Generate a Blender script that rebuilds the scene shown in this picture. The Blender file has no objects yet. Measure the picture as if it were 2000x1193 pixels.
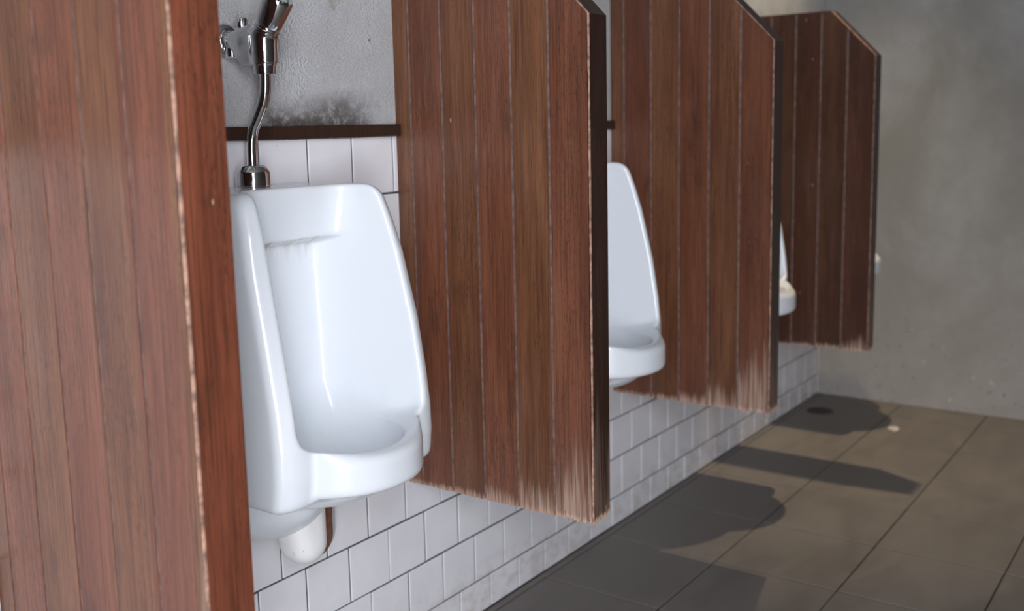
import bpy, bmesh, math, random
import numpy as np
from mathutils import Vector, Matrix
random.seed(7)
SC = bpy.context.scene
COL = SC.collection

# ------------------------------------------------------------------ measures
PX = [-0.7805, -0.0209, 0.7271, 1.4475]      # near faces of the four partitions
T, D, ZB, ZT = 0.0537, 0.3918, 0.3404, 1.1455
ZTOP, YC = 1.268, 0.272                      # top edge, where the slanted corner starts
PITCH = 0.0715
XE = 2.2105                                  # end wall
X0, Z1, TH, TW = 0.21831, 0.07028, 0.09989, 0.1
G, GX, GY = 0.27466, 0.3931, -0.29434
XB, YR, ZC = -2.5, -2.3, 2.6                # open entrance end, opposite wall, ceiling
UC = [-0.372, 0.383, 1.114, 1.866]           # urinal centres

# ------------------------------------------------------------------ node helpers
class NT:
    def __init__(s, name):
        s.m = bpy.data.materials.new(name); s.m.use_nodes = True
        s.t = s.m.node_tree; s.n = s.t.nodes; s.l = s.t.links
        s.b = s.n['Principled BSDF']
    def new(s, typ, **kw):
        o = s.n.new(typ)
        for k, v in kw.items(): setattr(o, k, v)
        return o
    def put(s, sock, v):
        if isinstance(v, bpy.types.NodeSocket): s.l.new(v, sock)
        elif v is not None:
            if isinstance(v, tuple) and len(v) == 3 and sock.type == 'RGBA': v = (*v, 1)
            sock.default_value = v
    def math(s, op, a, b=None, c=None, clamp=False):
        o = s.new('ShaderNodeMath', operation=op, use_clamp=clamp)
        s.put(o.inputs[0], a); s.put(o.inputs[1], b)
        if c is not None: s.put(o.inputs[2], c)
        return o.outputs[0]
    def ramp(s, v, lo, hi, a=0.0, b=1.0, smooth=True):
        o = s.new('ShaderNodeMapRange', interpolation_type='SMOOTHSTEP' if smooth else 'LINEAR')
        s.put(o.inputs['Value'], v)
        o.inputs['From Min'].default_value = lo; o.inputs['From Max'].default_value = hi
        o.inputs['To Min'].default_value = a; o.inputs['To Max'].default_value = b
        return o.outputs[0]
    def mix(s, f, a, b, mode='MIX'):
        o = s.new('ShaderNodeMix', data_type='RGBA', blend_type=mode)
        s.put(o.inputs[0], f); s.put(o.inputs[6], a); s.put(o.inputs[7], b)
        return o.outputs[2]
    def obj(s):
        return s.new('ShaderNodeTexCoord').outputs['Object']
    def xyz(s, v):
        o = s.new('ShaderNodeSeparateXYZ'); s.put(o.inputs[0], v); return o.outputs
    def comb(s, x, y, z):
        o = s.new('ShaderNodeCombineXYZ')
        for i, v in enumerate((x, y, z)): s.put(o.inputs[i], v)
        return o.outputs[0]
    def scale(s, v, sc, loc=(0, 0, 0)):
        o = s.new('ShaderNodeMapping'); s.put(o.inputs[0], v)
        o.inputs['Scale'].default_value = sc; s.put(o.inputs['Location'], loc)
        return o.outputs[0]
    def noise(s, v, sc, det=3.0, rough=0.55, dist=0.0):
        o = s.new('ShaderNodeTexNoise'); s.put(o.inputs['Vector'], v)
        o.inputs['Scale'].default_value = sc; o.inputs['Detail'].default_value = det
        o.inputs['Roughness'].default_value = rough; o.inputs['Distortion'].default_value = dist
        return o.outputs[0]
    def white(s, v):
        o = s.new('ShaderNodeTexWhiteNoise', noise_dimensions='3D'); s.put(o.inputs['Vector'], v); return o.outputs
    def bump(s, h, strength, dist=0.001):
        o = s.new('ShaderNodeBump'); s.put(o.inputs['Height'], h)
        o.inputs['Strength'].default_value = strength; o.inputs['Distance'].default_value = dist
        s.l.new(o.outputs[0], s.b.inputs['Normal']); return o
    def out(s, color=None, rough=None, metal=None, coat=None, spec=None):
        s.put(s.b.inputs['Base Color'], color); s.put(s.b.inputs['Roughness'], rough)
        s.put(s.b.inputs['Metallic'], metal); s.put(s.b.inputs['Coat Weight'], coat)
        s.put(s.b.inputs['Specular IOR Level'], spec)
        return s.m

def mat_wood(name, tone=1.0, edge=False, wear=1.0, red=1.0):
    # local frame: x across the thickness, y 0..-D outwards, z up from the lower edge
    k = NT(name); o = k.obj(); x, y, z = k.xyz(o)[:3]
    rnd = k.new('ShaderNodeObjectInfo').outputs['Random']
    dep = k.math('MULTIPLY', y, -1.0)
    idx = k.math('FLOOR', k.math('DIVIDE', k.math('ADD', dep, PITCH - 0.0335), PITCH))
    wn = k.white(k.comb(idx, k.math('MULTIPLY', rnd, 17.0), 0.0))[0]
    par = k.math('MODULO', idx, 2.0)
    off = k.comb(k.math('MULTIPLY', wn, 9.0), k.math('MULTIPLY', idx, 3.3), k.math('MULTIPLY', rnd, 20.0))
    v = k.new('ShaderNodeVectorMath', operation='ADD'); k.put(v.inputs[0], o); k.put(v.inputs[1], off); v = v.outputs[0]
    broad = k.noise(k.scale(v, (9, 14, 1.3)), 1.0, 4, 0.6, 0.6)
    grain = k.noise(k.scale(v, (300, 340, 6.0)), 1.0, 5, 0.7, 0.3)
    stip = k.noise(k.scale(v, (420, 480, 90)), 1.0, 2, 0.6)
    fine = k.noise(k.scale(v, (620, 620, 26)), 1.0, 2, 0.6)
    blot = k.noise(k.scale(v, (16, 22, 9)), 1.0, 4, 0.6)
    t = tone
    red_a = (0.150 * t * red, 0.043 * t, 0.022 * t); red_b = (0.255 * t * red, 0.086 * t, 0.048 * t)
    yel_a = (0.135 * t, 0.048 * t, 0.020 * t); yel_b = (0.250 * t, 0.108 * t, 0.050 * t)
    g = k.ramp(broad, 0.3, 0.72)
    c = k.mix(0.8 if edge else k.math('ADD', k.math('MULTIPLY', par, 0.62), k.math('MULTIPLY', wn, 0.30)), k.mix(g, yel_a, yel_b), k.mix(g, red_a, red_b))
    c = k.mix(k.ramp(k.math('MULTIPLY', wn, 1.0), 0, 1, 0.0, 0.22), c, (0.10 * t, 0.045 * t, 0.025 * t))
    c = k.mix(k.ramp(grain, 0.42, 0.66, 0, 0.62), c, (0.055 * t, 0.021 * t, 0.012 * t))
    c = k.mix(k.ramp(fine, 0.52, 0.72, 0, 0.45), c, (0.040 * t, 0.018 * t, 0.011 * t))
    c = k.mix(k.ramp(blot, 0.58, 0.74, 0, 0.42), c, (0.055 * t, 0.026 * t, 0.016 * t))
    sm = k.math('MULTIPLY', k.ramp(stip, 0.54, 0.66, 0, 0.55), k.ramp(k.noise(k.scale(v, (20, 34, 3)), 1.0, 2), 0.40, 0.62))
    c = k.mix(sm, c, (0.030 * t, 0.016 * t, 0.012 * t))
    # wiped grey film on the varnish
    film = k.noise(k.scale(v, (25, 30, 5)), 1.0, 3, 0.6)
    c = k.mix(k.ramp(film, 0.50, 0.8, 0, 0.05 if edge else 0.16), c, (0.24, 0.13, 0.10))
    # bleached, frayed fibres at the foot of the boards, worst at the outer corner
    st = k.noise(k.scale(v, (190, 190, 7)), 1.0, 3, 0.6)
    st2 = k.noise(k.scale(v, (40, 55, 3)), 1.0, 2, 0.5)
    outer = k.math('ADD', k.math('MULTIPLY', k.math('POWER', k.math('DIVIDE', idx, 5.0), 3.2), 0.90), 0.10)
    outer = k.math('MULTIPLY', outer, k.ramp(dep, D - 0.075, D - 0.01, 0.7, 1.05))
    zz = k.math('DIVIDE', z, k.math('MULTIPLY', outer, 0.21 * wear))
    reach = k.math('SUBTRACT', k.math('ADD', k.math('MULTIPLY', st, 0.9), k.math('MULTIPLY', st2, 0.75)), zz)
    m1 = k.ramp(reach, 0.12, 0.82)
    if edge: m1 = k.math('MULTIPLY', m1, 0.35)
    m1 = k.math('MULTIPLY', m1, k.ramp(st, 0.32, 0.60, 0.35, 1.0))
    c = k.mix(k.math('MULTIPLY', m1, 0.85), c, (0.40, 0.275, 0.215))
    rim = k.ramp(k.math('SUBTRACT', z, k.math('MULTIPLY', st, 0.03)), -0.014, -0.002, 1, 0)
    c = k.mix(k.math('MULTIPLY', k.math('MULTIPLY', rim, outer), 0.85), c, (0.55, 0.36, 0.27))
    # tiny chips
    vo = k.new('ShaderNodeTexVoronoi'); k.put(vo.inputs['Vector'], k.scale(v, (38, 38, 14))); vo.inputs['Scale'].default_value = 1
    chip = k.math('MULTIPLY', k.ramp(vo.outputs['Distance'], 0.035, 0.065, 1, 0), k.ramp(k.xyz(vo.outputs['Color'])[0], 0.80, 0.84))
    c = k.mix(k.math('MULTIPLY', chip, 0.7), c, (0.55, 0.40, 0.32))
    k.bump(k.math('ADD', grain, k.math('MULTIPLY', m1, k.math('MULTIPLY', st, 3.0))), 0.45, 0.0009)
    return k.out(c, k.ramp(m1, 0, 1, 0.36, 0.8), spec=0.45)

def mat_plain(name, col, rough=0.5, metal=0.0, var=0.06, scale=30, coat=0.0, bump=0.0):
    k = NT(name); o = k.obj(); n = k.noise(o, scale, 4)
    c = k.mix(k.ramp(n, 0.3, 0.7), tuple(a * (1 - var) for a in col), tuple(min(1, a * (1 + var)) for a in col))
    if bump: k.bump(n, bump, 0.001)
    return k.out(c, rough, metal, coat)

def mat_chrome(name):
    k = NT(name); o = k.obj()
    n = k.noise(o, 160, 4, 0.7); s = k.ramp(n, 0.60, 0.75)
    c = k.mix(s, (0.72, 0.72, 0.73), (0.42, 0.40, 0.38))
    return k.out(c, k.ramp(n, 0.4, 0.75, 0.055, 0.16), 1.0)

def mat_ceramic(name):
    k = NT(name); o = k.obj(); x, y, z = k.xyz(o)[:3]
    base = (0.69, 0.715, 0.765)
    # rust and scale under the flush box
    st = k.noise(k.scale(o, (170, 60, 22)), 1, 3, 0.6)
    big = k.noise(k.scale(o, (38, 10, 10)), 1, 2)
    band = k.math('MULTIPLY', k.ramp(z, 0.775, 0.820), k.ramp(z, 0.822, 0.829, 1, 0))
    lat = k.math('MULTIPLY', k.ramp(k.math('ABSOLUTE', x), 0.070, 0.085, 1, 0), k.ramp(y, -0.09, -0.06, 0, 1))
    lat = k.math('MULTIPLY', k.ramp(k.math('ABSOLUTE', x), 0.070, 0.085, 1, 0), k.ramp(y, -0.125, -0.105, 0, 1))
    m = k.math('MULTIPLY', k.math('MULTIPLY', band, lat), k.ramp(st, 0.42, 0.62))
    c = k.mix(k.math('MULTIPLY', m, 0.38), base, (0.45, 0.38, 0.26))
    low = k.math('MULTIPLY', k.ramp(z, 0.806, 0.817), k.ramp(z, 0.820, 0.826, 1, 0))
    m2 = k.math('MULTIPLY', k.math('MULTIPLY', low, lat), k.ramp(big, 0.44, 0.58))
    c = k.mix(k.math('MULTIPLY', m2, 0.9), c, (0.30, 0.19, 0.09))
    # faint limescale on the back of the bowl
    ls = k.math('MULTIPLY', k.ramp(k.noise(k.scale(o, (30, 20, 12)), 1, 3), 0.5, 0.75), k.ramp(z, 0.66, 0.56))
    ls = k.math('MULTIPLY', ls, k.ramp(y, -0.24, -0.16, 0, 1))
    c = k.mix(k.math('MULTIPLY', ls, 0.22), c, (0.50, 0.60, 0.66))
    # tan smear on the top ledge
    tp = k.math('MULTIPLY', k.ramp(z, 0.893, 0.899), k.ramp(k.noise(k.scale(o, (12, 40, 5)), 1, 3), 0.5, 0.7))
    c = k.mix(k.math('MULTIPLY', tp, 0.22), c, (0.55, 0.42, 0.30))
    return k.out(c, 0.20, 0.0, 0.12, 0.5)

def mat_trap(name):
    k = NT(name); o = k.obj(); x, y, z = k.xyz(o)[:3]
    n = k.noise(k.scale(o, (300, 300, 120)), 1, 3, 0.6)
    n2 = k.noise(o, 40, 2)
    m = k.math('MULTIPLY', k.ramp(n, 0.62, 0.72), k.ramp(n2, 0.45, 0.62))
    c = k.mix(k.math('MULTIPLY', m, 0.8), (0.74, 0.73, 0.74), (0.16, 0.13, 0.12))
    return k.out(c, 0.3, 0, 0.3)

def mat_plaster(name):
    k = NT(name); o = k.obj(); x, y, z = k.xyz(o)[:3]
    a = k.noise(k.scale(o, (1, 1, 1.35)), 210, 6, 0.68, 0.35)
    b = k.noise(o, 9, 3, 0.6)
    w = k.new('ShaderNodeTexWave', wave_type='RINGS', rings_direction='SPHERICAL')
    k.put(w.inputs['Vector'], k.scale(o, (1, 1, 1), (0.17, 0, -1.10)))
    w.inputs['Scale'].default_value = 38; w.inputs['Distortion'].default_value = 12
    w.inputs['Detail'].default_value = 4; w.inputs['Detail Scale'].default_value = 2.0
    h = k.math('ADD', a, k.math('MULTIPLY', k.math('MULTIPLY', w.outputs['Fac'], k.ramp(b, 0.48, 0.62)), 0.20))
    k.bump(h, 1.0, 0.0050)
    c = k.mix(k.ramp(b, 0.3, 0.7), (0.54, 0.53, 0.545), (0.62, 0.62, 0.65))
    # yellow-brown patches
    p = k.noise(k.scale(o, (1, 1, 0.7)), 16, 4, 0.65)
    c = k.mix(k.ramp(p, 0.56, 0.70, 0, 0.5), c, (0.30, 0.27, 0.21))
    # soot-like dirt line just above the wooden ledge
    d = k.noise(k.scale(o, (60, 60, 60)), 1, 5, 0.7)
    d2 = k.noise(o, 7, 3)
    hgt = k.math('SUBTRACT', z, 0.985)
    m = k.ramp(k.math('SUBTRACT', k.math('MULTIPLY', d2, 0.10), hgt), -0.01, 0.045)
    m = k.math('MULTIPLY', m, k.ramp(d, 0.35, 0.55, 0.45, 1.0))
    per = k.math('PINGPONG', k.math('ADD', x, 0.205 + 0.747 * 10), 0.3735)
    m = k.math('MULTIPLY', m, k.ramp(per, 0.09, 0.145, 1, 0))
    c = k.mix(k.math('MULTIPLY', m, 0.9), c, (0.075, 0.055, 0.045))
    # pin-prick specks
    vo = k.new('ShaderNodeTexVoronoi'); k.put(vo.inputs['Vector'], o); vo.inputs['Scale'].default_value = 26
    sp = k.math('MULTIPLY', k.ramp(vo.outputs['Distance'], 0.045, 0.07, 1, 0), k.ramp(k.xyz(vo.outputs['Color'])[0], 0.86, 0.9))
    c = k.mix(k.math('MULTIPLY', sp, 0.8), c, (0.08, 0.07, 0.07))
    return k.out(c, 0.95, spec=0.08)

def mat_concrete(name):
    k = NT(name); o = k.obj(); x, y, z = k.xyz(o)[:3]
    b = k.noise(k.scale(o, (1, 1, 0.6)), 2.6, 5, 0.6, 0.5)
    f = k.noise(o, 14, 5, 0.65)
    g = k.noise(k.scale(o, (1, 1, 0.6)), 70, 4, 0.6)
    c = k.mix(k.ramp(b, 0.32, 0.68), (0.235, 0.225, 0.210), (0.345, 0.34, 0.345))
    c = k.mix(k.ramp(f, 0.35, 0.7, 0, 0.35), c, (0.22, 0.21, 0.195))
    c = k.mix(k.ramp(z, 0.0, 0.75, 0.45, 0), c, (0.38, 0.335, 0.305))
    d = k.math('MULTIPLY', k.ramp(k.noise(o, 48, 4, 0.7), 0.60, 0.72), k.ramp(k.math('ADD', z, k.math('MULTIPLY', f, -0.3)), -0.15, 0.28, 0.9, 0.12))
    c = k.mix(d, c, (0.11, 0.095, 0.085))
    w = k.math('MULTIPLY', k.ramp(k.noise(o, 30, 3, 0.6), 0.66, 0.74), k.ramp(z, 0.05, 0.4, 0.7, 0.0))
    c = k.mix(w, c, (0.62, 0.58, 0.56))
    k.bump(k.math('ADD', g, k.math('MULTIPLY', f, 1.5)), 0.35, 0.003)
    return k.out(c, 0.8, spec=0.3)

def mat_tile(name):
    k = NT(name); o = k.obj(); x, y, z = k.xyz(o)[:3]
    at = k.new('ShaderNodeAttribute', attribute_name='tile_id').outputs['Fac']
    n = k.noise(o, 12, 3)
    c = k.mix(k.ramp(n, 0.35, 0.7), (0.70, 0.685, 0.735), (0.75, 0.735, 0.78))
    c = k.mix(k.ramp(at, 0, 1, 0, 0.10), c, (0.60, 0.57, 0.58))
    # grime and rust near the floor
    dn = k.noise(k.scale(o, (1, 1, 1.6)), 22, 4, 0.65)
    low = k.ramp(k.math('ADD', z, k.math('MULTIPLY', dn, -0.10)), -0.03, 0.09, 1, 0)
    m = k.math('MULTIPLY', low, k.ramp(dn, 0.40, 0.68, 0.10, 1))
    c = k.mix(k.math('MULTIPLY', m, 0.45), c, (0.40, 0.34, 0.27))
    v = k.new('ShaderNodeTexVoronoi'); k.put(v.inputs['Vector'], o); v.inputs['Scale'].default_value = 34
    sp = k.math('MULTIPLY', k.ramp(v.outputs['Distance'], 0.04, 0.06, 1, 0), k.ramp(k.xyz(v.outputs['Color'])[0], 0.86, 0.9))
    c = k.mix(k.math('MULTIPLY', sp, 0.6), c, (0.25, 0.22, 0.22))
    k.bump(k.noise(o, 5, 1), 0.12, 0.01)
    return k.out(c, 0.20, 0, 0.15, 0.5)

def mat_floor(name):
    k = NT(name); o = k.obj()
    at = k.new('ShaderNodeAttribute', attribute_name='tile_id').outputs['Fac']
    n = k.noise(k.scale(o, (1, 2.2, 1)), 4, 5, 0.6, 0.6); f = k.noise(o, 150, 3)
    c = k.mix(k.ramp(n, 0.3, 0.7), (0.155, 0.136, 0.127), (0.197, 0.175, 0.164))
    c = k.mix(k.ramp(at, 0, 1, 0, 0.12), c, (0.150, 0.138, 0.130))
    c = k.mix(k.ramp(f, 0.55, 0.75, 0, 0.2), c, (0.10, 0.09, 0.085))
    k.bump(k.math('ADD', f, n), 0.12, 0.001)
    return k.out(c, k.ramp(n, 0.3, 0.7, 0.42, 0.58), spec=0.4)

M = dict(
    wood=mat_wood('stained_wood_boards', 0.84),
    wood1=mat_wood('stained_wood_boards_faded', 1.0, red=1.05), wood3=mat_wood('stained_wood_boards_half_shade', 0.80, red=1.0), wood4=mat_wood('stained_wood_boards_shade', 0.46, wear=0.30), edge=mat_wood('dark_edge_board', 0.15, True, 0.8),  # boards of the two farthest partitions toned down, their shade put into the colour
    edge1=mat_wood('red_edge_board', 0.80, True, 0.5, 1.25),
    groove=mat_plain('groove_putty', (0.150, 0.096, 0.085), 0.6, var=0.35, scale=60),
    worn=mat_plain('worn_bare_edge', (0.29, 0.165, 0.12), 0.7, var=0.5, scale=90),
    ledge=mat_wood('dark_ledge_wood', 0.20, True, 0.01, 0.85),
    chrome=mat_chrome('chrome'), ceramic=mat_ceramic('white_vitreous_china'), trap=mat_trap('dirty_white_china'),
    brown=mat_plain('brown_sealing_strip', (0.145, 0.058, 0.034), 0.75, var=0.25, scale=120),
    greycer=mat_plain('grey_backing', (0.50, 0.52, 0.54), 0.4),
    plaster=mat_plaster('trowelled_plaster'), concrete=mat_concrete('stained_concrete'),
    tile=mat_tile('white_wall_tile'), floor=mat_floor('grey_floor_tile'),
    grout=mat_plain('dark_grout', (0.075, 0.080, 0.085), 0.85, var=0.4, scale=60),
    fgrout=mat_plain('floor_grout', (0.040, 0.034, 0.030), 0.8, var=0.3, scale=20),
    paint=mat_plain('grey_wall_paint', (0.13, 0.125, 0.12), 0.9), ceil=mat_plain('ceiling_paint', (0.22, 0.215, 0.21), 0.9),
    black=mat_plain('black_rubber', (0.02, 0.02, 0.02), 0.6), paper=mat_plain('paper', (0.6, 0.56, 0.55), 0.9),
    cream=mat_plain('cream_plastic', (0.62, 0.58, 0.50), 0.45), drain=mat_plain('dark_steel_grate', (0.09, 0.075, 0.07), 0.6, 0.3),
)

# ------------------------------------------------------------------ object helpers
def link(name, me, mats, parent=None, smooth=False, loc=None):
    for m in (mats if isinstance(mats, (list, tuple)) else [mats]): me.materials.append(m)
    if smooth:
        for p in me.polygons: p.use_smooth = True
    o = bpy.data.objects.new(name, me); COL.objects.link(o)
    if parent: o.parent = parent
    if loc: o.location = loc
    return o
def from_bm(name, bm, mats, parent=None, smooth=False, loc=None):
    me = bpy.data.meshes.new(name); bm.normal_update(); bm.to_mesh(me); bm.free()
    return link(name, me, mats, parent, smooth, loc)
def thing(name, label, cat, loc, group=None):
    o = bpy.data.objects.new(name, None); COL.objects.link(o); o.empty_display_size = 0.05
    o.location = loc; tag(o, label, cat, group); return o
def tag(o, label, cat, group=None):
    o['label'] = label; o['category'] = cat
    if group: o['group'] = group
    return o
def struct(o): o['kind'] = 'structure'; return o
def box(bm, lo, hi, mi=0, bevel=0.0):
    vs = [bm.verts.new((x, y, z)) for x in (lo[0], hi[0]) for y in (lo[1], hi[1]) for z in (lo[2], hi[2])]
    fs = [bm.faces.new([vs[i] for i in q]) for q in ((0, 1, 3, 2), (4, 6, 7, 5), (0, 4, 5, 1), (2, 3, 7, 6), (0, 2, 6, 4), (1, 5, 7, 3))]
    for f in fs: f.material_index = mi
    if bevel:
        es = {e for f in fs for e in f.edges}
        bmesh.ops.bevel(bm, geom=list(es), offset=bevel, segments=2, affect='EDGES', profile=0.6)
    return fs
def prism(bm, prof, x0, x1, mi=0):
    """closed (y,z) outline extruded along x"""
    a = [bm.verts.new((x0, y, z)) for y, z in prof]; b = [bm.verts.new((x1, y, z)) for y, z in prof]
    n = len(prof); fs = []
    for i in range(n):
        j = (i + 1) % n; fs.append(bm.faces.new((a[i], b[i], b[j], a[j])))
    fs.append(bm.faces.new(a)); fs.append(bm.faces.new(list(reversed(b))))
    for f in fs: f.material_index = mi
    bmesh.ops.recalc_face_normals(bm, faces=fs)
    return fs
def lathe(bm, prof, base, axis, seg=48):
    """profile of (radius, height) turned round an axis"""
    ax = Vector(axis).normalized(); u = ax.orthogonal().normalized(); w = ax.cross(u); B = Vector(base)
    rings = []
    for r, h in prof:
        rings.append([bm.verts.new(B + ax * h + (u * math.cos(2 * math.pi * i / seg) + w * math.sin(2 * math.pi * i / seg)) * max(r, 1e-5)) for i in range(seg)])
    for a, b in zip(rings, rings[1:]):
        for i in range(seg): bm.faces.new((a[i], a[(i + 1) % seg], b[(i + 1) % seg], b[i]))
    bm.faces.new(list(reversed(rings[0]))); bm.faces.new(rings[-1])
def auto_smooth(o, ang=35):
    me = o.data
    for p in me.polygons: p.use_smooth = True
    b = bmesh.new(); b.from_mesh(me)
    for e in b.edges:
        if len(e.link_faces) == 2 and e.calc_face_angle(0) > math.radians(ang): e.smooth = False
    b.to_mesh(me); b.free(); return o
def tube(bm, pts, r, seg=24, n=60):
    P = [Vector(p) for p in pts]; P = [P[0] * 2 - P[1]] + P + [P[-1] * 2 - P[-2]]; C = []
    m = len(P) - 3
    for i in range(n + 1):
        t = i / n * m; k = min(int(t), m - 1); t -= k; a, b, c, d = P[k:k + 4]
        C.append(0.5 * ((2 * b) + (c - a) * t + (2 * a - 5 * b + 4 * c - d) * t * t + (3 * b - a - 3 * c + d) * t ** 3))
    rings = []
    for i, c in enumerate(C):
        tg = (C[min(i + 1, n)] - C[max(i - 1, 0)]).normalized(); u = Vector((1, 0, 0)); u = (u - tg * u.dot(tg)).normalized(); w = tg.cross(u)
        rings.append([bm.verts.new(c + (u * math.cos(2 * math.pi * j / seg) + w * math.sin(2 * math.pi * j / seg)) * r) for j in range(seg)])
    for a, b in zip(rings, rings[1:]):
        for i in range(seg): bm.faces.new((a[i], a[(i + 1) % seg], b[(i + 1) % seg], b[i]))
    bm.faces.new(list(reversed(rings[0]))); bm.faces.new(rings[-1])

# --- implicit surfaces turned into meshes (surface nets + projection)
def implicit(name, f, lo, hi, h):
    ax = [np.arange(lo[i], hi[i] + h, h) for i in range(3)]
    X, Y, Z = np.meshgrid(*ax, indexing='ij'); V = f(X, Y, Z); S = V < 0
    nx, ny, nz = V.shape
    c = np.zeros((nx - 1, ny - 1, nz - 1), int)
    for i in (0, 1):
        for j in (0, 1):
            for k in (0, 1): c += S[i:nx - 1 + i, j:ny - 1 + j, k:nz - 1 + k]
    act = (c > 0) & (c < 8); idx = -np.ones(act.shape, int); cells = np.argwhere(act); idx[act] = np.arange(len(cells))
    acc = np.zeros((len(cells), 3)); cnt = np.zeros(len(cells))
    I, J, K = cells.T
    corners = [(i, j, k) for i in (0, 1) for j in (0, 1) for k in (0, 1)]
    for a in corners:
        for d in range(3):
            if a[d]: continue
            b = list(a); b[d] = 1
            va = V[I + a[0], J + a[1], K + a[2]]; vb = V[I + b[0], J + b[1], K + b[2]]
            m = (va < 0) != (vb < 0); t = np.where(m, va / np.where(m, va - vb, 1), 0)
            p = np.tile(np.array(a, float), (len(cells), 1)); p[:, d] += t
            acc[m] += p[m]; cnt[m] += 1
    P = (cells + acc / cnt[:, None]) * h + np.array([ax[0][0], ax[1][0], ax[2][0]])
    e = h * 0.05
    for _ in range(3):
        v = f(P[:, 0], P[:, 1], P[:, 2]); g = np.stack([(f(P[:, 0] + (d == 0) * e, P[:, 1] + (d == 1) * e, P[:, 2] + (d == 2) * e) - v) / e for d in range(3)], 1)
        st = -(v / np.maximum((g * g).sum(1), 0.2))[:, None] * g
        L = np.linalg.norm(st, axis=1, keepdims=True); st *= np.minimum(1, 0.4 * h / np.maximum(L, 1e-12)); P += st
    F = []
    for d in range(3):
        sl0 = [slice(None)] * 3; sl1 = [slice(None)] * 3; sl0[d] = slice(0, -1); sl1[d] = slice(1, None)
        A = S[tuple(sl0)]; B = S[tuple(sl1)]; E = np.argwhere(A != B)
        u, w = [(1, 2), (2, 0), (0, 1)][d]
        ok = (E[:, u] > 0) & (E[:, w] > 0) & (E[:, u] < V.shape[u] - 1) & (E[:, w] < V.shape[w] - 1); E = E[ok]
        def cell(du, dw):
            q = E.copy(); q[:, u] += du; q[:, w] += dw; return idx[q[:, 0], q[:, 1], q[:, 2]]
        q = np.stack([cell(-1, -1), cell(0, -1), cell(0, 0), cell(-1, 0)], 1)
        fl = ~A[E[:, 0], E[:, 1], E[:, 2]]; q[fl] = q[fl][:, ::-1]; F.append(q)
    F = np.concatenate(F)
    me = bpy.data.meshes.new(name); me.from_pydata(P.tolist(), [], F.tolist()); me.update(); return me
def smin(a, b, k):
    h = np.maximum(k - np.abs(a - b), 0) / k; return np.minimum(a, b) - h * h * k * 0.25
def smax(a, b, k): return -smin(-a, -b, k)
def ell(x, y, z, c, r):
    q = np.sqrt(((x - c[0]) / r[0]) ** 2 + ((y - c[1]) / r[1]) ** 2 + ((z - c[2]) / r[2]) ** 2)
    return (q - 1) * min(r)

# ------------------------------------------------------------------ urinal shape (x lateral, d outwards, z height above floor)
def urinal_f(x, y, z):
    d = -y; ax = np.sqrt(x * x + 1e-8)
    W = np.interp(z, [0.40, 0.49, 0.60, 0.70, 0.80, 0.88, 0.91], [0.159, 0.156, 0.153, 0.153, 0.149, 0.138, 0.130])
    Dw = np.interp(z, [0.46, 0.49, 0.53, 0.57, 0.62, 0.70, 0.80, 0.85, 0.88, 0.91],
                   [0.225, 0.234, 0.239, 0.239, 0.234, 0.221, 0.199, 0.186, 0.176, 0.165])
    side = ax - W
    front = d - Dw
    cham = ((ax - W) * 0.50 + (d - Dw + 0.012) * 0.866)
    body = smax(side, front, 0.010)
    body = smax(body, cham, 0.010)
    body = smax(body, z - 0.901, 0.022)
    body = smax(body, 0.484 - z, 0.016)
    # protruding D-shaped bowl lip
    pl = ((ax / 0.128) ** 2.2 + (np.abs(d - 0.135) / 0.165) ** 2.2) ** (1 / 2.2)
    plan = (pl - 1) * 0.14
    ztop = 0.545 + 0.075 * np.exp(-np.clip(d - 0.226, -0.02, 1) / 0.022)
    ztop = np.minimum(ztop, 0.62)
    lip = smax(plan, (z - ztop) * 0.8, 0.012); lip = smax(lip, 0.494 - z, 0.014)
    s = smin(body, lip, 0.006)
    # swelling under the bowl and the foot that meets the wall
    s = smin(s, ell(x, d, z, (0, 0.12, 0.492), (0.112, 0.135, 0.046)), 0.006)
    s = smin(s, ell(x, d, z, (-0.02, 0.00, 0.46), (0.10, 0.15, 0.092)), 0.010)
    # cavity
    back = np.interp(z, [0.40, 0.47, 0.52, 0.60, 0.812, 0.824, 0.91], [0.18, 0.115, 0.088, 0.068, 0.060, 0.092, 0.108])
    xi = W - 0.029 + 0.006 * np.clip((z - 0.80) / 0.1, 0, 1)
    tt = np.clip((d - 0.055) / (Dw - 0.060), 0, 1.6)
    xin = 0.079 + (xi - 0.079) * np.minimum(tt, 1) ** 0.85 + np.maximum(tt - 1, 0) * 0.020
    inl = (((ax) / 0.106) ** 2.1 + (np.abs(d - 0.135) / 0.147) ** 2.1) ** (1 / 2.1)
    inp = (inl - 1) * 0.12 - np.maximum(0, z - 0.550) * 2.0
    floor = 0.482 + 1.5 * np.maximum(0, np.sqrt(x * x + (d - 0.165) ** 2) - 0.02) ** 1.35
    rb = 0.010 + 0.026 * np.clip((z - 0.80) / 0.03, 0, 1)
    cav = smax(back - d, ax - xin, rb)
    cav = smax(cav, inp, 0.014); cav = smax(cav, (floor - z) * 0.8, 0.025)
    s = smax(s, -cav, 0.009)
    return smax(s, -d, 0.002)

def tongue(cx, hw, zb, zt, d0, d1, r, lean=0.0):
    def f(x, y, z):
        d = -y; qx = np.abs(x - cx + lean * np.maximum(z - 0.36, 0)) - (hw + lean * np.maximum(z - 0.36, 0) - r); qz = (zb + r) - z
        o = np.sqrt(np.maximum(qx, 0) ** 2 + np.maximum(qz, 0) ** 2) + np.minimum(np.maximum(qx, qz), 0) - r
        o = smax(o, z - zt, 0.004)
        return smax(o, np.abs(d - (d0 + d1) / 2) - (d1 - d0) / 2, min(0.03, (d1 - d0) * 0.5))
    return f

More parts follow.
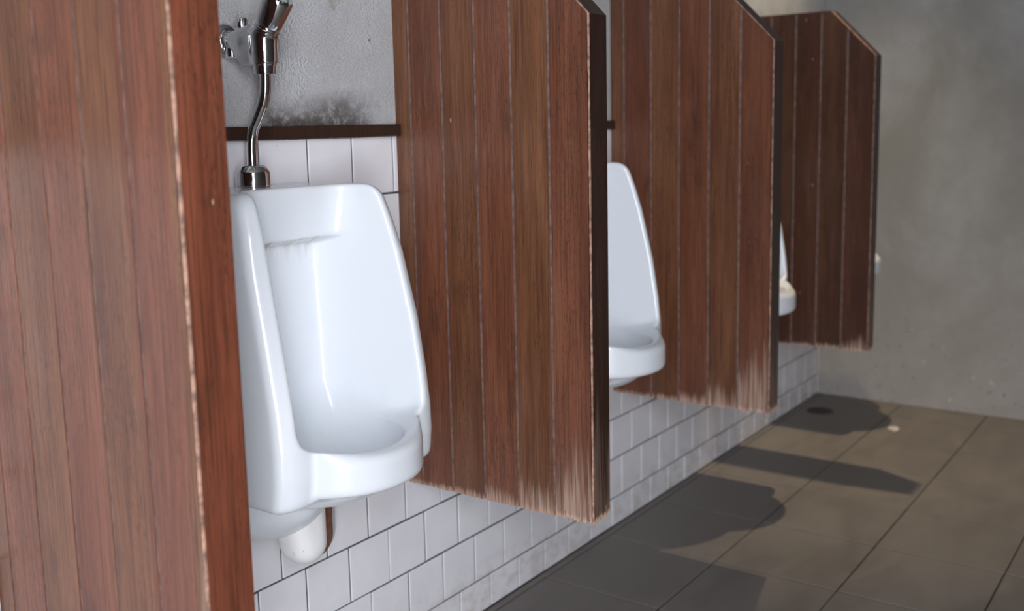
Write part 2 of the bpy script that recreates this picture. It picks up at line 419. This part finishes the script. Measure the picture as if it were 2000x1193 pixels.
URINAL_LABELS = [
    'white ceramic urinal nearest the camera, whole bowl and rust-stained flush box visible',
    'white ceramic urinal half hidden behind the large central wooden partition',
    'sliver of a white urinal with warm-lit bowl lip before the farthest partition',
    'white urinal in the last bay against the end wall, hidden behind the farthest partition']
me_ur = implicit('urinal_body', urinal_f, (-0.165, -0.315, 0.345), (0.165, 0.006, 0.912), 0.0032)
me_ft = implicit('trap_cover', tongue(0.012, 0.032, 0.332, 0.47, 0.050, 0.116, 0.0315, 0.12), (-0.05, -0.135, 0.32), (0.08, -0.03, 0.48), 0.0025)
me_br = implicit('sealing_strip', tongue(0.066, 0.040, 0.308, 0.45, 0.034, 0.056, 0.034), (-0.02, -0.07, 0.29), (0.12, -0.02, 0.46), 0.0025)
me_gr = implicit('backing_plate', tongue(0.090, 0.047, 0.297, 0.44, 0.0, 0.032, 0.036), (-0.01, -0.04, 0.29), (0.145, 0.006, 0.45), 0.0025)
for me, m in ((me_ur, 'ceramic'), (me_ft, 'trap'), (me_br, 'brown'), (me_gr, 'greycer')):
    me.materials.append(M[m])
    for p in me.polygons: p.use_smooth = True
def add_part(name, me, parent):
    o = bpy.data.objects.new(name, me); COL.objects.link(o); o.parent = parent; return o
for cx, lab in zip(UC, URINAL_LABELS):
    u = thing('urinal', lab, 'urinal', (cx, 0, 0), 'urinals along the tiled wall')
    b = add_part('body', me_ur, u)
    f_ = add_part('trap_cover', me_ft, u); f_['label'] = 'scuffed white trap cover under the bowl'
    s_ = add_part('sealing_strip', me_br, u); s_['label'] = 'brown strip beside the trap cover'
    add_part('backing_plate', me_gr, u)

# ------------------------------------------------------------------ flush valve
KD = Vector((0, -0.58, 0.80)).normalized()
def valve_body_f(x, y, z):
    d = -y
    def cap(a, b, r):
        a = np.array(a); b = np.array(b); ab = b - a; t = ((x - a[0]) * ab[0] + (d - a[1]) * ab[1] + (z - a[2]) * ab[2]) / (ab @ ab); t = np.clip(t, 0, 1)
        return np.sqrt((x - a[0] - ab[0] * t) ** 2 + (d - a[1] - ab[1] * t) ** 2 + (z - a[2] - ab[2] * t) ** 2) - r
    inlet = cap((0, 0.016, 1.110), (0, 0.040, 1.106), 0.0115)
    # web between inlet and barrel
    e1 = (1.118 - z) * -1 + 0 * d
    web = np.maximum.reduce([-(d - 0.018), d - 0.080, (z - (1.120 + (d - 0.02) * 0.22)), (np.maximum(1.102 - (d - 0.018) * 1.15, 1.0735) - z) * 0.7])
    web = smax(web, np.abs(x) - 0.0125, 0.006)
    bar = smax(np.sqrt(x * x + (d - 0.082) ** 2) - 0.0190 + (1.12 - z) * 0.03, np.abs(z - 1.0955) - 0.0225, 0.003)
    nk = cap((0, 0.082, 1.112), (0, 0.089, 1.122), 0.0180)
    s = smin(inlet, web, 0.008); s = smin(s, bar, 0.006); return smin(s, nk, 0.004)
me_vb = implicit('valve_body', valve_body_f, (-0.022, -0.115, 1.05), (0.022, -0.008, 1.148), 0.0014)
me_vb.materials.append(M['chrome'])
for p in me_vb.polygons: p.use_smooth = True
def valve_part(name, build, parent, sub=None, m='chrome'):
    bm = bmesh.new(); build(bm); return auto_smooth(from_bm(name, bm, M[m], sub or parent))
def make_valve():
    t = thing('flush_valve', '', 'flush valve', (UC[0], 0, 0), 'push-button flush valves')
    add_part('valve_body', me_vb, t)
    valve_part('wall_flange', lambda b: lathe(b, [(0.026, 0), (0.026, 0.002), (0.024, 0.006), (0.018, 0.010), (0.012, 0.011)], (0, 0, 1.110), (0, -1, 0)), t)
    valve_part('inlet_nut', lambda b: lathe(b, [(0.0130, 0.008), (0.0155, 0.0090), (0.0155, 0.0120), (0.0135, 0.0130), (0.0150, 0.0140), (0.0150, 0.0180), (0.0120, 0.0195)], (0, 0, 1.110), (0, -1, 0)), t)
    valve_part('elbow_cap', lambda b: lathe(b, [(0.006, 0), (0.010, 0.002), (0.011, 0.008), (0.011, 0.024), (0.008, 0.030)], (0, -0.013, 1.085), (0, 0.0, 1)), t)
    valve_part('bleed_screw', lambda b: lathe(b, [(0.0115, -0.01), (0.0105, 0.008), (0.0085, 0.010), (0.0085, 0.022), (0.0072, 0.024), (0.0068, 0.0245)], (0, -0.036, 1.116), (0, -0.10, 1)), t)
    base = Vector((0, -0.0890, 1.122))
    valve_part('collar', lambda b: lathe(b, [(0.0180, 0), (0.0200, 0.001), (0.0200, 0.003), (0.0180, 0.004), (0.0180, 0.006), (0.0198, 0.007), (0.0198, 0.0085), (0.016, 0.010)], base - KD * 0.006, KD), t)
    kn = valve_part('push_knob', lambda b: lathe(b, [(0.0160, 0), (0.0195, 0.0012), (0.0206, 0.004), (0.0214, 0.038), (0.0208, 0.0415), (0.0200, 0.0435), (0.0195, 0.0432), (0.0185, 0.0425), (0.0050, 0.0420), (0.0045, 0.0428), (0.0, 0.0430)], base + KD * 0.006, KD), t)
    def grip(b):
        top = base + KD * 0.0482; u = Vector((1, 0, 0)); w = KD.cross(u)
        for i in range(12):
            a = 2 * math.pi * i / 12; c = top + (u * math.cos(a) + w * math.sin(a)) * 0.0130
            lathe(b, [(0.0016, 0), (0.0016, 0.0009), (0.0010, 0.0014)], c, KD, 8)
    valve_part('knob_markings', grip, t, kn)
    valve_part('coupling_nut', lambda b: lathe(b, [(0.0095, 0), (0.0145, 0.0008), (0.0152, 0.003), (0.0160, 0.0125), (0.0172, 0.0135), (0.0172, 0.0155), (0.010, 0.016)], (0, -0.081, 1.0585), (0, 0, 1)), t)
    valve_part('flush_pipe', lambda b: tube(b, [(0, -0.081, 1.065), (0, -0.0800, 1.042), (0, -0.074, 1.022), (0, -0.058, 0.996), (0, -0.048, 0.980), (0, -0.044, 0.960), (0, -0.043, 0.925)], 0.0080), t)
    valve_part('spud_cap', lambda b: lathe(b, [(0.0285, 0), (0.0285, 0.0012), (0.0252, 0.002), (0.0252, 0.021), (0.0242, 0.0240), (0.0180, 0.0310), (0.0165, 0.0320), (0.0095, 0.0328), (0.0088, 0.0326)], (0, -0.043, 0.900), (0, 0, 1)), t)
    return t
def copy_tree(o, parent=None):
    c = o.copy(); COL.objects.link(c); c.parent = parent
    for ch in o.children: copy_tree(ch, c)
    return c
v0 = make_valve()
VL = ['chrome push-button flush valve with bent pipe on the nearest urinal',
      'chrome flush valve of the urinal half hidden behind the central partition',
      'chrome flush valve of the urinal seen only as a sliver',
      'chrome flush valve of the hidden urinal by the end wall']
vs = [v0] + [copy_tree(v0) for _ in range(3)]
for v, cx, lab in zip(vs, UC, VL): v.location = (cx - 0.010, 0, 0); v['label'] = lab

# ------------------------------------------------------------------ partitions
def make_partition(x, label, seed, emat, jag=1.0, wmat=M['wood'], top=ZTOP, D=D, T=T):
    R = random.Random(seed)
    t = thing('urinal_partition', label, 'partition', (x, 0, ZB), 'wooden partitions between the urinals')
    yb = [y_ * D / 0.3918 for y_ in (0.0, 0.0345, 0.1035, 0.1745, 0.2460, 0.3180)] + [D - 0.0035]
    def ztop(y): return (top - ZB) if y <= YC else (top - ZB) + (ZT - top) * (y - YC) / (D - YC)
    def bottom(y0, y1):
        pts = []; n = max(2, int((y1 - y0) / 0.0022)); w = 0
        for i in range(n + 1):
            y = y0 + (y1 - y0) * i / n; a = jag * (0.0012 + 0.0060 * max(0, (y - 0.24) / 0.15) ** 1.5)
            w = 0.5 * w + R.uniform(-1, 1) * 0.8
            pts.append((y, a * (w * 0.8 + 0.1) + 0.004 * max(0, (y - 0.34) / 0.05) * (R.random() < 0.18) * jag))
        return pts
    bm = bmesh.new()
    g = 0.0025
    for i in range(6):
        y0 = yb[i] + (g if i else 0); y1 = yb[i + 1] - (g if i < 5 else 0)
        foot = bottom(y0, y1)
        up = [(y1, ztop(y1))] + ([(YC, ztop(YC))] if y0 < YC < y1 else []) + [(y0, ztop(y0))]
        prof = [(-y, z) for y, z in foot] + [(-y, z) for y, z in up]
        prism(bm, prof, 0.0, T - 0.0005, 0)
    prism(bm, [(-0.001, 0.003), (-(D - 0.006), 0.004), (-(D - 0.006), ztop(D - 0.006) - 0.003), (-YC, top - ZB - 0.003), (-0.001, top - ZB - 0.003)], 0.0012, T - 0.0017, 1)
    from_bm('board_panel', bm, [wmat, M['groove']], t)
    # edge board on the outer end and along the slanted corner
    bm = bmesh.new()
    n = 26; y0, y1 = D - 0.006, D
    ft = []
    w = 0
    for i in range(n + 1):
        w = 0.5 * w + R.uniform(-1, 1)
        xx = 0.0030 + (T - 0.0030) * i / n; ft.append((xx, jag * (0.0045 * w + 0.008 * (xx / T) ** 2)))
    zt = ZT - ZB
    prof = [(x_, z_) for x_, z_ in ft] + [(T, zt), (0.0030, zt)]
    a = [bm.verts.new((px, -y1, pz)) for px, pz in prof]; b = [bm.verts.new((px, -y0 + 0.0005, pz)) for px, pz in prof]
    for i in range(len(prof)):
        j = (i + 1) % len(prof); bm.faces.new((a[i], a[j], b[j], b[i]))
    bm.faces.new(list(reversed(a))); bm.faces.new(b)
    prism(bm, [(-D, zt), (-D + 0.006, zt - 0.004), (-YC, ztop(YC) - 0.0045), (-0.001, ztop(0) - 0.004), (-0.001, ztop(0) + 0.0006), (-YC, ztop(YC) + 0.0006)], 0.0030, T, 0)
    bmesh.ops.recalc_face_normals(bm, faces=bm.faces)
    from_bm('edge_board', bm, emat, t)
    # bare worn arris on the near corner
    bm = bmesh.new(); rows = []
    path = [(D - 0.0002, 0.004 + (zt - 0.004) * i / 60) for i in range(61)] + [(D - (D - YC) * i / 12, zt + (ztop(YC) - zt) * i / 12) for i in range(1, 13)]
    for i, (y, z) in enumerate(path):
        wd = 0.0009 + 0.0009 * R.random(); o = 0.0007 * R.random()
        n_ = Vector((0, -1, 0)) if i <= 60 else Vector((0, -0.7, 0.72))
        c = Vector((0, -y, z))
        rows.append([bm.verts.new(c + Vector((0.0022 + o, 0, 0)) + n_ * 0.0009), bm.verts.new(c + Vector((0.0004, 0, 0)) + n_ * 0.0007),
                     bm.verts.new(c + Vector((-0.0008, 0, 0)) - n_ * 0.0004), bm.verts.new(c + Vector((-0.0006, 0, 0)) - n_ * wd),
                     bm.verts.new(c + Vector((0.0020, 0, 0)) - n_ * wd)])
    for p_, q_ in zip(rows, rows[1:]):
        for i in range(5): bm.faces.new((p_[i], p_[(i + 1) % 5], q_[(i + 1) % 5], q_[i]))
    bm.faces.new(rows[0]); bm.faces.new(list(reversed(rows[-1]))); bmesh.ops.recalc_face_normals(bm, faces=bm.faces)
    w_ = from_bm('worn_edge', bm, M['worn'], t); w_['label'] = 'pale bare wood line along the corner'
    # splinters sticking out at the foot
    bm = bmesh.new()
    for _ in range(int(26 * jag)):
        if R.random() < 0.6: px, py = R.uniform(0.004, T), -D - R.uniform(-0.001, 0.001)
        else: px, py = R.uniform(-0.0006, 0.002), -R.uniform(D - 0.06, D)
        z0 = 0.004 + R.uniform(-0.002, 0.012) + 0.006 * px / T; L = R.uniform(0.004, 0.011); s = R.uniform(0.0005, 0.0012)
        tip = bm.verts.new((px + R.uniform(-0.003, 0.003), py - R.uniform(0, 0.002), z0 - L))
        q = [bm.verts.new((px - s, py, z0)), bm.verts.new((px + s, py, z0)), bm.verts.new((px, py + s * 1.5, z0 + 0.001))]
        for i in range(3): bm.faces.new((q[i], q[(i + 1) % 3], tip))
        bm.faces.new(q)
    bmesh.ops.recalc_face_normals(bm, faces=bm.faces)
    s_ = from_bm('splinters', bm, M['worn'], t); s_['kind'] = 'stuff'; s_['label'] = 'pale splintered fibres at the foot of the board'
    return t
make_partition(PX[0], 'blurred reddish wooden partition filling the left edge, nearest the camera', 3, M['edge1'], 0.6, M['wood1'], D=0.4050, T=0.0582)
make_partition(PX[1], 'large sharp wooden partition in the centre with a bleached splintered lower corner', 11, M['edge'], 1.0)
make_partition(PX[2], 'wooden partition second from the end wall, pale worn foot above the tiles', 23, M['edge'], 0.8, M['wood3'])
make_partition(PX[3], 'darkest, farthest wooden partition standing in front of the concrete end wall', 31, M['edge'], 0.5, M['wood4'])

# ------------------------------------------------------------------ long tiled wall
bm = bmesh.new(); box(bm, (XB, 0.0, 0.966), (XE + 0.1, 0.15, ZC + 0.05)); box(bm, (XB, 0.012, -0.05), (XE + 0.1, 0.15, 0.9665))
wall = struct(from_bm('wall_left', bm, M['plaster']))

def tiles(name, rects, mat, gap, bev, depth, to_world, jit, parent=None):
    verts, faces, ids = [], [], []
    R = random.Random(5)
    for (u0, u1, v0, v1) in rects:
        u0 += gap / 2; u1 -= gap / 2; v0 += gap / 2; v1 -= gap / 2
        if u1 - u0 < 2.5 * bev or v1 - v0 < 2.5 * bev: continue
        tid = R.random(); a, b, c = (R.uniform(-jit, jit) for _ in range(3)); n = len(verts)
        sk = [R.uniform(-gap * 0.16, gap * 0.16) for _ in range(4)]
        u0 += sk[0]; u1 += sk[1]; v0 += sk[2]; v1 += sk[3]
        cu, cv = (u0 + u1) / 2, (v0 + v1) / 2
        def hh(u, v): return a * 0.4 + b * (u - cu) / (u1 - u0) + c * (v - cv) / (v1 - v0)
        for ins, dz in ((0, depth), (0, bev * 0.9), (bev * 0.35, bev * 0.28), (bev, 0)):
            for (u, v) in ((u0 + ins, v0 + ins), (u1 - ins, v0 + ins), (u1 - ins, v1 - ins), (u0 + ins, v1 - ins)):
                verts.append(to_world(u, v, hh(u, v) - dz))
        for L in range(3):
            for i in range(4):
                j = (i + 1) % 4; faces.append((n + L * 4 + i, n + L * 4 + j, n + L * 4 + 4 + j, n + L * 4 + 4 + i)); ids.append(tid)
        faces.append(tuple(n + 12 + i for i in range(4))); ids.append(tid)
    me = bpy.data.meshes.new(name); me.from_pydata(verts, [], faces); me.update()
    at = me.attributes.new('tile_id', 'FLOAT', 'FACE'); at.data.foreach_set('value', ids)
    b = bmesh.new(); b.from_mesh(me); bmesh.ops.recalc_face_normals(b, faces=b.faces); b.to_mesh(me); b.free()
    o = link(name, me, mat, parent)
    return auto_smooth(o, 12)
rects = []
for r in range(10):
    z0 = 0.0 if r == 0 else Z1 + (r - 1) * TH; z1 = Z1 + r * TH
    k = -28
    while True:
        xa = X0 + (k + (0.5 if r % 2 else 0)) * TW; xb = xa + TW; k += 1
        if xb < XB: continue
        if xa > XE: break
        rects.append((max(xa, XB), min(xb, XE), z0, z1))
wt = struct(tiles('wall_tiles', rects, M['tile'], 0.0033, 0.0013, 0.008, lambda u, v, h: (u, -h, v), 0.00025, wall))
bm = bmesh.new(); box(bm, (XB, 0.0022, -0.001), (XE, 0.0125, 0.9665)); struct(from_bm('tile_grout', bm, M['grout'], wall))

# wooden ledge above the tiles, one length per bay
spans = [(XB, PX[0]), (PX[0] + 0.0582, PX[1]), (PX[1] + T, PX[2]), (PX[2] + T, PX[3]), (PX[3] + T, XE)]
for n, (a, b) in enumerate(spans, 1):
    bm = bmesh.new()
    cuts = [a + 0.0005, b - 0.075, b - 0.0005] if n > 1 else [a, b - 0.0005]
    for c0, c1 in zip(cuts, cuts[1:]): box(bm, (c0, -0.0125, 0.9675), (c1 - 0.0004, 0.0015, 0.9875), 0, 0.0014)
    o = struct(from_bm('trim_%d' % n, bm, M['ledge']))

# ------------------------------------------------------------------ floor
rects = []
ys = [0.0, GY + G] + [GY - j * G for j in range(0, 9)]
for i in range(-11, 8):
    xa, xb = GX + i * G, GX + (i + 1) * G
    if xb < XB or xa > XE: continue
    for y0, y1 in zip(ys, ys[1:]):
        if y1 < YR - 0.3: continue
        rects.append((max(xa, XB), min(xb, XE), y1, y0))
ft = tiles('floor', rects, M['floor'], 0.0036, 0.0011, 0.004, lambda u, v, h: (u, v, h), 0.0002)
struct(ft)
bm = bmesh.new(); box(bm, (XB - 2.5, YR - 0.1, -0.06), (XE + 0.1, 0.1, -0.0016)); struct(from_bm('floor_grout', bm, M['fgrout'], ft))

# ------------------------------------------------------------------ other walls and the ceiling
bm = bmesh.new(); box(bm, (XE, YR - 0.1, -0.05), (XE + 0.12, 0.0, ZC)); 
struct(from_bm('wall_end', bm, M['concrete']))
WX0, WX1, WZ0, WZ1 = XB, -1.88, 0.10, 2.40
bm = bmesh.new(); box(bm, (WX1, YR - 0.12, -0.05), (XE, YR, ZC)); box(bm, (WX0, YR - 0.12, -0.05), (WX1, YR, WZ0)); box(bm, (WX0, YR - 0.12, WZ1), (WX1, YR, ZC))
struct(from_bm('wall_right', bm, M['paint']))
bm = bmesh.new(); box(bm, (XB, YR - 0.12, ZC), (XE + 0.12, 0.15, ZC + 0.1)); struct(from_bm('ceiling', bm, M['ceil']))
# entrance end: low lintel over a wide doorway the daylight comes through
bm = bmesh.new(); box(bm, (XB - 0.12, YR - 0.12, 2.35), (XB, 0.15, ZC)); box(bm, (XB - 0.12, -1.85, -0.05), (XB, 0.15, 2.35)); struct(from_bm('wall_entrance', bm, M['paint']))

# ------------------------------------------------------------------ small things
t = thing('floor_drain', 'dark round floor drain in the corner under the farthest partition', 'drain', (1.98, -0.085, 0.0))
bm = bmesh.new(); lathe(bm, [(0.045, 0), (0.045, 0.0016), (0.040, 0.0022), (0.038, 0.0012), (0.0, 0.0012)], (0, 0, 0), (0, 0, 1)); from_bm('drain_ring', bm, M['drain'], t)
bm = bmesh.new()
for i in range(-3, 4): L = math.sqrt(0.036 ** 2 - (i * 0.010) ** 2); box(bm, (-L, i * 0.010 - 0.0025, 0.0010), (L, i * 0.010 + 0.0025, 0.0024))
from_bm('drain_grate', bm, M['fgrout'], t)
bm = bmesh.new()
g = [[bm.verts.new((0.012 * (i - 2), 0.008 * (j - 2), 0.0012 + 0.003 * random.random())) for j in range(5)] for i in range(5)]
for i in range(4):
    for j in range(4):
        if (i, j) not in ((0, 3), (3, 0), (0, 2)): bm.faces.new((g[i][j], g[i + 1][j], g[i + 1][j + 1], g[i][j + 1]))
o = from_bm('paper_scrap', bm, M['paper'], loc=(1.893, -0.352, 0.0004)); o.modifiers.new('s', 'SOLIDIFY').thickness = 0.0008
tag(o, 'tiny pale scrap lying on the floor tiles near the end wall', 'scrap')
# pale socket plate just showing behind the farthest partition
t = thing('wall_socket', 'small pale fitting on the end wall beside the farthest partition', 'socket', (XE, -0.1535, 0.485))
bm = bmesh.new(); box(bm, (-0.012, -0.0345, -0.045), (0.0, 0.036, 0.045), 0, 0.003); from_bm('socket_plate', bm, M['cream'], t)
bm = bmesh.new(); box(bm, (-0.020, -0.030, 0.012), (-0.012, 0.02, 0.034), 0, 0.003); from_bm('socket_switch', bm, M['cream'], t)

# recessed ceiling lamps
def lamp(x, y, e, col, label, zl=2.5, rad=0.016):
    t = thing('ceiling_lamp', label, 'lamp', (x, y, ZC), 'recessed ceiling lamps')
    bm = bmesh.new(); lathe(bm, [(0.060, 0), (0.060, -0.006), (0.046, -0.010), (0.046, -0.002), (0.0, -0.002)], (0, 0, 0), (0, 0, 1)); from_bm('lamp_ring', bm, M['chrome'], t)
    L = bpy.data.lights.new('lamp_light', 'SPOT'); L.energy = e; L.color = col; L.shadow_soft_size = rad; L.spot_size = math.radians(60); L.spot_blend = 1.0
    o = bpy.data.objects.new('lamp_light', L); COL.objects.link(o); o.parent = t; o.location = (0, 0, zl - ZC)
    return t
LAMP = lamp(1.59, -0.20, 128.0, (1.0, 0.80, 0.50), 'recessed warm ceiling lamp above the farthest partition')

# ------------------------------------------------------------------ daylight
w = bpy.data.worlds.new('daylight'); SC.world = w; w.use_nodes = True
bg = w.node_tree.nodes['Background']; bg.inputs[0].default_value = (0.92, 0.955, 1.0, 1); bg.inputs[1].default_value = 20.5
def portal(name, loc, rot, sx, sy):
    P = bpy.data.lights.new(name, 'AREA'); P.shape = 'RECTANGLE'; P.size = sx; P.size_y = sy; P.cycles.is_portal = True
    po = bpy.data.objects.new(name, P); COL.objects.link(po); po.location = loc; po.rotation_euler = rot
portal('entrance_portal', (XB - 0.02, (YR - 1.85) / 2, 1.175), (0, math.radians(-90), 0), 2.35, -YR - 1.85)
portal('side_portal', ((WX0 + WX1) / 2, YR - 0.02, (WZ0 + WZ1) / 2), (math.radians(90), 0, 0), WX1 - WX0, WZ1 - WZ0)

# ------------------------------------------------------------------ camera
cam = bpy.data.cameras.new('camera'); co = bpy.data.objects.new('camera', cam); COL.objects.link(co); SC.camera = co
co.location = (-1.38331, -1.21228, 0.98054)
co.rotation_euler = (1.42508, 0.02193, -0.95235)
cam.sensor_width = 36; cam.lens = 2011.99 / 2000 * 36; cam.shift_x = 4.797 / 2000; cam.shift_y = -55.697 / 2000
cam.clip_start = 0.05
cam.dof.use_dof = True; cam.dof.aperture_fstop = 4.0; cam.dof.focus_distance = 1.45

SC.view_settings.view_transform = 'Standard'; SC.view_settings.look = 'None'
SC.view_settings.gamma = 1; SC.view_settings.use_curve_mapping = False
SC.view_settings.exposure = 0.0
